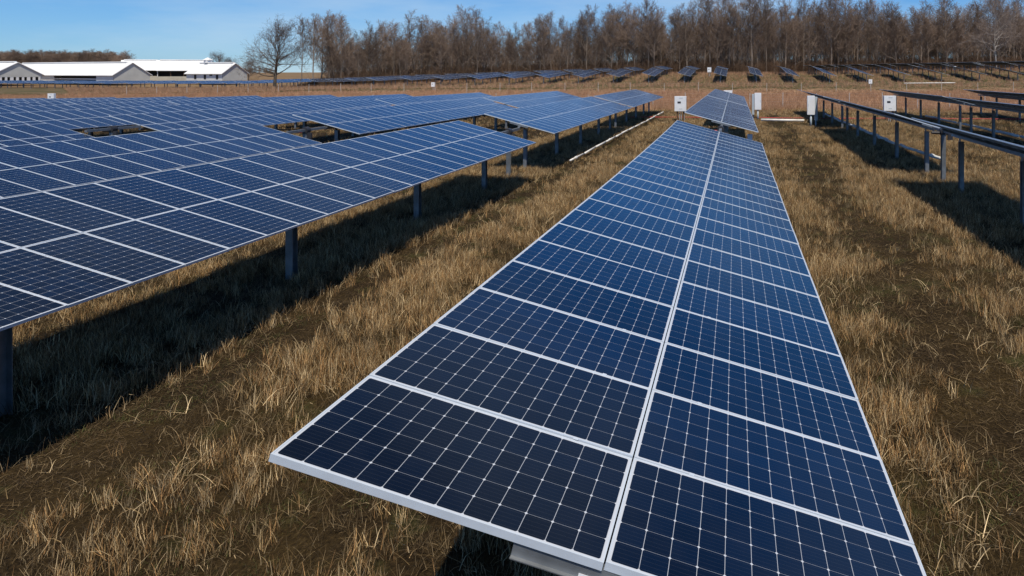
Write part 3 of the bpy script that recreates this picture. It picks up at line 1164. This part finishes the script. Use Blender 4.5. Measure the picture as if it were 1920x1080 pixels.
def vnoise(x, y, s, seed):
    """smooth value noise in 0..1"""
    r = np.random.default_rng(seed).random((64, 64))
    u, v = x / s, y / s
    iu, iv = np.floor(u).astype(int), np.floor(v).astype(int)
    fu, fv = u - iu, v - iv
    fu, fv = fu * fu * (3 - 2 * fu), fv * fv * (3 - 2 * fv)
    g = lambda a, b: r[a % 64, b % 64]
    return (g(iu, iv) * (1 - fu) + g(iu + 1, iv) * fu) * (1 - fv) + (g(iu, iv + 1) * (1 - fu) + g(iu + 1, iv + 1) * fu) * fv


def straw_material():
    m = bpy.data.materials.new('dry_straw')
    m.use_nodes = True
    n = m.node_tree
    L = n.links.new
    b = n.nodes['Principled BSDF']
    b.inputs['Roughness'].default_value = 0.75
    b.inputs['Specular IOR Level'].default_value = 0.25
    at_ = n.nodes.new('ShaderNodeAttribute')
    at_.attribute_name = 'Col'
    oi = n.nodes.new('ShaderNodeObjectInfo')
    mr = n.nodes.new('ShaderNodeMapRange')
    mr.inputs[3].default_value = 0.55
    mr.inputs[4].default_value = 1.25
    L(oi.outputs['Random'], mr.inputs[0])
    h = n.nodes.new('ShaderNodeHueSaturation')
    L(at_.outputs['Color'], h.inputs['Color'])
    L(mr.outputs[0], h.inputs['Value'])
    L(h.outputs[0], b.inputs['Base Color'])
    return m


M_STRAW = straw_material()


def clump(seed, n, rad, h, wid, lean, cols, curl=0.3):
    q = np.random.default_rng(seed)
    V, F, Cc = [], [], []
    for k in range(n):
        a, rr = q.uniform(0, 6.283), rad * math.sqrt(q.random())
        bx, by = rr * math.cos(a), rr * math.sin(a)
        d = q.uniform(0, 6.283)
        ln = abs(q.normal(0, lean))
        L = h * q.uniform(0.45, 1.15)
        dx, dy = math.cos(d), math.sin(d)
        pa = q.uniform(0, 6.283)
        wx, wy = math.cos(pa) * wid / 2, math.sin(pa) * wid / 2
        o = len(V)
        px_, py_, pz_ = bx, by, -0.02
        th = ln
        seg = 3
        for s in range(seg + 1):
            t = 1 - 0.75 * s / seg
            V.append((px_ - wx * t, py_ - wy * t, pz_))
            V.append((px_ + wx * t, py_ + wy * t, pz_))
            px_ += dx * math.sin(th) * L / seg
            py_ += dy * math.sin(th) * L / seg
            pz_ += math.cos(th) * L / seg
            th += curl * q.uniform(-0.3, 1.0)
        for s in range(seg):
            F.append((o + 2 * s, o + 2 * s + 1, o + 2 * s + 3, o + 2 * s + 2))
        c = np.array(cols[q.integers(len(cols))]) * q.uniform(0.7, 1.25)
        Cc += [(*c, 1)] * (2 * (seg + 1))
    me = bpy.data.meshes.new('clump')
    me.from_pydata(V, [], F)
    ca = me.color_attributes.new('Col', 'FLOAT_COLOR', 'POINT')
    ca.data.foreach_set('color', np.array(Cc, np.float32).ravel())
    me.materials.append(M_STRAW)
    return me


STRAW = [(0.50, 0.33, 0.145), (0.36, 0.225, 0.093), (0.18, 0.105, 0.042), (0.66, 0.49, 0.27), (0.11, 0.064, 0.026), (0.42, 0.235, 0.098)]
OLD = [(0.10, 0.066, 0.029), (0.155, 0.104, 0.047), (0.055, 0.034, 0.014), (0.33, 0.24, 0.13)]
GREEN = [(0.05, 0.065, 0.016), (0.085, 0.09, 0.024), (0.12, 0.105, 0.035)]
RUST = [(0.54, 0.32, 0.19), (0.42, 0.23, 0.13), (0.60, 0.41, 0.25), (0.33, 0.18, 0.105)]
CL = []
for k in range(6):
    CL.append(clump(k, 20, 0.11, 0.27, 0.009, 0.26, STRAW))            # 0-5 standing stubble
for k in range(4):
    CL.append(clump(20 + k, 15, 0.22, 0.34, 0.008, 1.25, OLD, 0.35))      # 6-9 fallen thatch
for k in range(2):
    CL.append(clump(40 + k, 26, 0.07, 0.30, 0.008, 0.30, [(0.46, 0.35, 0.21), (0.38, 0.28, 0.15)], 0.25))   # 10-11 pale tufts
for k in range(2):
    CL.append(clump(50 + k, 18, 0.12, 0.10, 0.010, 0.7, GREEN, 0.5))     # 12-13 low green growth
for k in range(3):
    CL.append(clump(60 + k, 6, 0.16, 0.42, 0.012, 0.75, [(0.62, 0.47, 0.27), (0.45, 0.31, 0.15), (0.30, 0.2, 0.1)], 0.75))   # 14-16 broken bent stems
for k in range(3):
    CL.append(clump(90 + k, 14, 0.24, 0.30, 0.007, 1.35, [(0.075, 0.047, 0.02), (0.11, 0.072, 0.032), (0.045, 0.028, 0.012), (0.20, 0.14, 0.07)], 0.3))   # 17-19 trodden thatch
GRASS = hidden_collection('grass_clump', CL)


def near_grass():
    Ps, Rs, Ss, Is = [], [], [], []

    def batch(x0, x1, y0, y1, dens, wide):
        n = int((x1 - x0) * (y1 - y0) * dens)
        x, y = rg.uniform(x0, x1, n), rg.uniform(y0, y1, n)
        xr = np.mod(x + 0.0, NR)                   # position inside the row period: 0 = high edge, 3.8 = low edge
        track = np.exp(-((x + 6.5) / 0.65) ** 4) + np.exp(-((x - 7.0 + 0.3 * np.sin(y * 0.3)) / 1.15) ** 4)   # flattened wheel tracks
        track2 = np.exp(-((x + 3.9) / 0.4) ** 2) * 0.25
        nb = vnoise(x, y, 1.3, 1) * 0.5 + vnoise(x, y, 0.38, 2) * 0.5
        nb2 = vnoise(x, y, 3.5, 3)
        dist = np.hypot(x - CAM[0], y - CAM[1])
        bare = np.clip(1.2 - dist / 22, 0, 0.75)     # the ground shows more soil close to the camera
        stand = np.clip((nb - 0.35 - 0.10 * bare) * 3.4, 0.03, 1) * (1 - 0.93 * np.clip(track + track2, 0, 1))
        stand *= 0.35 + 0.65 * np.clip(nb2 * 1.6, 0, 1)
        u = rg.random(n)
        idx = rg.integers(0, 6, n)
        keep = u < stand
        lay = (~keep) & (rg.random(n) < 0.42 + 0.10 * track)
        idx[lay] = rg.integers(6, 10, lay.sum())
        dry = (~keep) & (nb < 0.30)
        lay &= ~(dry & (rg.random(n) < 0.3))
        trod = lay & (rg.random(n) < np.clip(track, 0, 1) * 0.9)
        idx[trod] = rg.integers(17, 20, trod.sum())
        tuft = keep & (rg.random(n) < 0.05)
        idx[tuft] = rg.integers(10, 12, tuft.sum())
        grn = (~keep) & (~lay) & (vnoise(x, y, 0.9, 9) > 0.56) & (rg.random(n) < 0.6)
        idx[grn] = rg.integers(12, 14, grn.sum())
        ok = keep | lay | grn
        bent = ok & (rg.random(n) < 0.10 * (1 - 0.8 * np.clip(track, 0, 1)))
        idx[bent] = rg.integers(14, 17, bent.sum())
        ok |= bent
        s = rg.uniform(0.65, 1.2, n) * (0.75 + 0.5 * nb2)
        s = np.where(lay, s * 0.9, s)
        z = ground_z(x, y) + (np.sin(x * 1.7 + np.sin(y * 0.9)) * np.sin(y * 1.3 + np.cos(x * 0.8)) * 0.025 + np.sin(x * 0.41 + 1) * np.sin(y * 0.33) * 0.05)
        Ps.append(np.stack([x, y, z], -1)[ok])
        Rs.append(np.stack([rg.normal(0, 0.12, n), rg.normal(0, 0.12, n), rg.uniform(0, 6.28, n)], -1)[ok])
        flat = np.clip(track, 0, 1) * ((idx >= 6) * (idx < 10) + (idx >= 17))
        Ss.append(np.stack([s * wide * (1 + 0.3 * flat), s * wide * (1 + 0.3 * flat), s * (1 - 0.75 * flat)], -1)[ok])
        Is.append(idx[ok])
    batch(-12.5, 15, -1.5, 14, 120, 1.0)
    batch(-13, 19, 14, 32, 85, 1.1)
    batch(-13, 22, 32, 60, 40, 1.3)
    batch(-13, 26, 60, 93, 22, 1.6)
    batch(-60, -13, 14, 93, 4, 1.6)
    batch(22, 60, 20, 93, 6, 1.6)
    scatter('dry_grass', GRASS, np.concatenate(Ps), np.concatenate(Rs), np.concatenate(Ss), np.concatenate(Is), 'dry straw stubble and fallen thatch between the panel rows', 'grass')


near_grass()

RC = hidden_collection('tall_clump', [clump(70 + k, 22, 0.35, 0.95, 0.022, 0.16, RUST, 0.2) for k in range(4)]
                       + [clump(80 + k, 26, 0.5, 0.25, 0.03, 0.5, GREEN + [(0.14, 0.11, 0.05)], 0.4) for k in range(2)])


def far_grass():
    n = 70000
    y = rg.uniform(88, 172, n)
    half = 0.82 * y
    x = CAM[0] + rg.uniform(-1.32, 0.60, n) * y
    nb = vnoise(x, y, 9, 21) * 0.6 + vnoise(x, y, 3, 22) * 0.4
    k = rg.random(n) < np.clip(0.35 + nb, 0, 1)
    x, y, nb = x[k], y[k], nb[k]
    n = len(x)
    s = rg.uniform(0.5, 1.0, n) * (0.55 + 0.7 * nb)
    idx = rg.integers(0, 4, n)
    gr = rg.random(n) < np.clip((y - 140) / 22, 0, 1)
    idx[gr] = rg.integers(4, 6, gr.sum())
    P = np.stack([x, y, ground_z(x, y)], -1)
    scatter('tall_grass', RC, P, np.stack([rg.normal(0, .08, n), rg.normal(0, .08, n), rg.uniform(0, 6.28, n)], -1), np.stack([s, s, s], -1), idx,
            'rust brown tall grass strip between the near and far panel fields', 'grass')
    n = 26000
    y = rg.uniform(168, 262, n)
    x = CAM[0] + rg.uniform(-1.12, 0.60, n) * y
    s = rg.uniform(0.6, 1.2, n)
    idx = np.where(rg.random(n) < 0.6, rg.integers(0, 4, n), rg.integers(4, 6, n))
    scatter('green_grass', RC, np.stack([x, y, ground_z(x, y)], -1), np.stack([rg.normal(0, .08, n), rg.normal(0, .08, n), rg.uniform(0, 6.28, n)], -1),
            np.stack([s, s, s], -1), idx, 'short greenish grass under the far tables', 'grass')


far_grass()


def brush_mesh(seed):
    q = random.Random(seed)
    m = MB()
    for k in range(16):
        p = Vector((q.gauss(0, 1.1), q.gauss(0, 1.1), -0.2))
        d = Vector((q.gauss(0, 0.18), q.gauss(0, 0.18), 1)).normalized()
        L = q.uniform(2.5, 6.0)
        a = p + d * L * 0.5 + Vector((q.gauss(0, .2), q.gauss(0, .2), 0))
        e = a + (d + Vector((q.gauss(0, .25), q.gauss(0, .25), 0))).normalized() * L * 0.5
        m.tube([p, a, e], [0.03, 0.022, 0.01], 3, cap=False)
        for b in range(11):
            t = q.uniform(0.2, 1)
            s = p.lerp(a, t * 2) if t < 0.5 else a.lerp(e, t * 2 - 1)
            v = (d + Vector((q.gauss(0, .6), q.gauss(0, .6), q.gauss(0, .3)))).normalized() * q.uniform(0.5, 1.4)
            m.tube([s, s + v], [0.018, 0.009], 3, cap=False)
    return mesh_of(m, 'brush', [M_BRUSH])


BR = hidden_collection('brush_clump', [brush_mesh(k) for k in range(5)])


def underbrush():
    n = 5200
    px = rg.uniform(560, 1990, n)
    dep = np.array([edge_depth(a) for a in px]) + rg.uniform(-5, 60, n)
    P = np.array([at(a, 140, b) for a, b in zip(px, dep)])
    P[:, 2] = ground_z(P[:, 0], P[:, 1])
    s = rg.uniform(0.6, 1.35, n) * np.clip((px - 540) / 120, 0.25, 1)
    scatter('underbrush', BR, P, np.stack([rg.normal(0, .06, n), rg.normal(0, .06, n), rg.uniform(0, 6.28, n)], -1), np.stack([s * 1.2, s * 1.2, s], -1), rg.integers(0, 5, n),
            'rusty brush and saplings filling the foot of the wood', 'brush')


underbrush()

DT = []
for k in range(4):
    T, C = grow(300 + k, 26.0, 0.28, 'forest')
    o = len(T.v)
    T.add(C.v, C.f, 1)
    DT.append(mesh_of(T, 'deep_wood_tree', [M_BARK, M_TWIG]))
DWC = hidden_collection('deep_wood_tree', DT)


def deep_woods():
    n = 480
    px = rg.uniform(620, 2000, n)
    dep = np.array([edge_depth(a) for a in px]) + rg.uniform(20, 110, n)
    P = np.array([at(a, 140, b) for a, b in zip(px, dep)])
    P[:, 2] = ground_z(P[:, 0], P[:, 1]) - 0.2
    s = np.array([skyline(a) for a in px]) / 26 * rg.uniform(0.50, 0.90, n)
    scatter('deep_wood', DWC, P, np.stack([0 * s, 0 * s, rg.uniform(0, 6.28, n)], -1), np.stack([s, s, s], -1), rg.integers(0, 4, n),
            'bare brown trees crowding the inside of the wood behind its front ranks', 'wood')
    n = 330
    px = np.concatenate([rg.uniform(-40, 238, 250), rg.uniform(250, 520, 80)])
    dep = np.concatenate([rg.uniform(600, 680, 250), rg.uniform(1500, 1700, 80)])
    P = np.array([at(a, 140, b) for a, b in zip(px, dep)])
    P[:, 2] = -3.2
    s = np.concatenate([rg.uniform(0.72, 0.98, 250), rg.uniform(0.5, 0.62, 80)])
    scatter('distant_wood', DWC, P, np.stack([0 * s, 0 * s, rg.uniform(0, 6.28, n)], -1), np.stack([s * 1.7, s * 1.7, s], -1), rg.integers(0, 4, n),
            'dark purple wood on the horizon behind the barns', 'wood')


deep_woods()
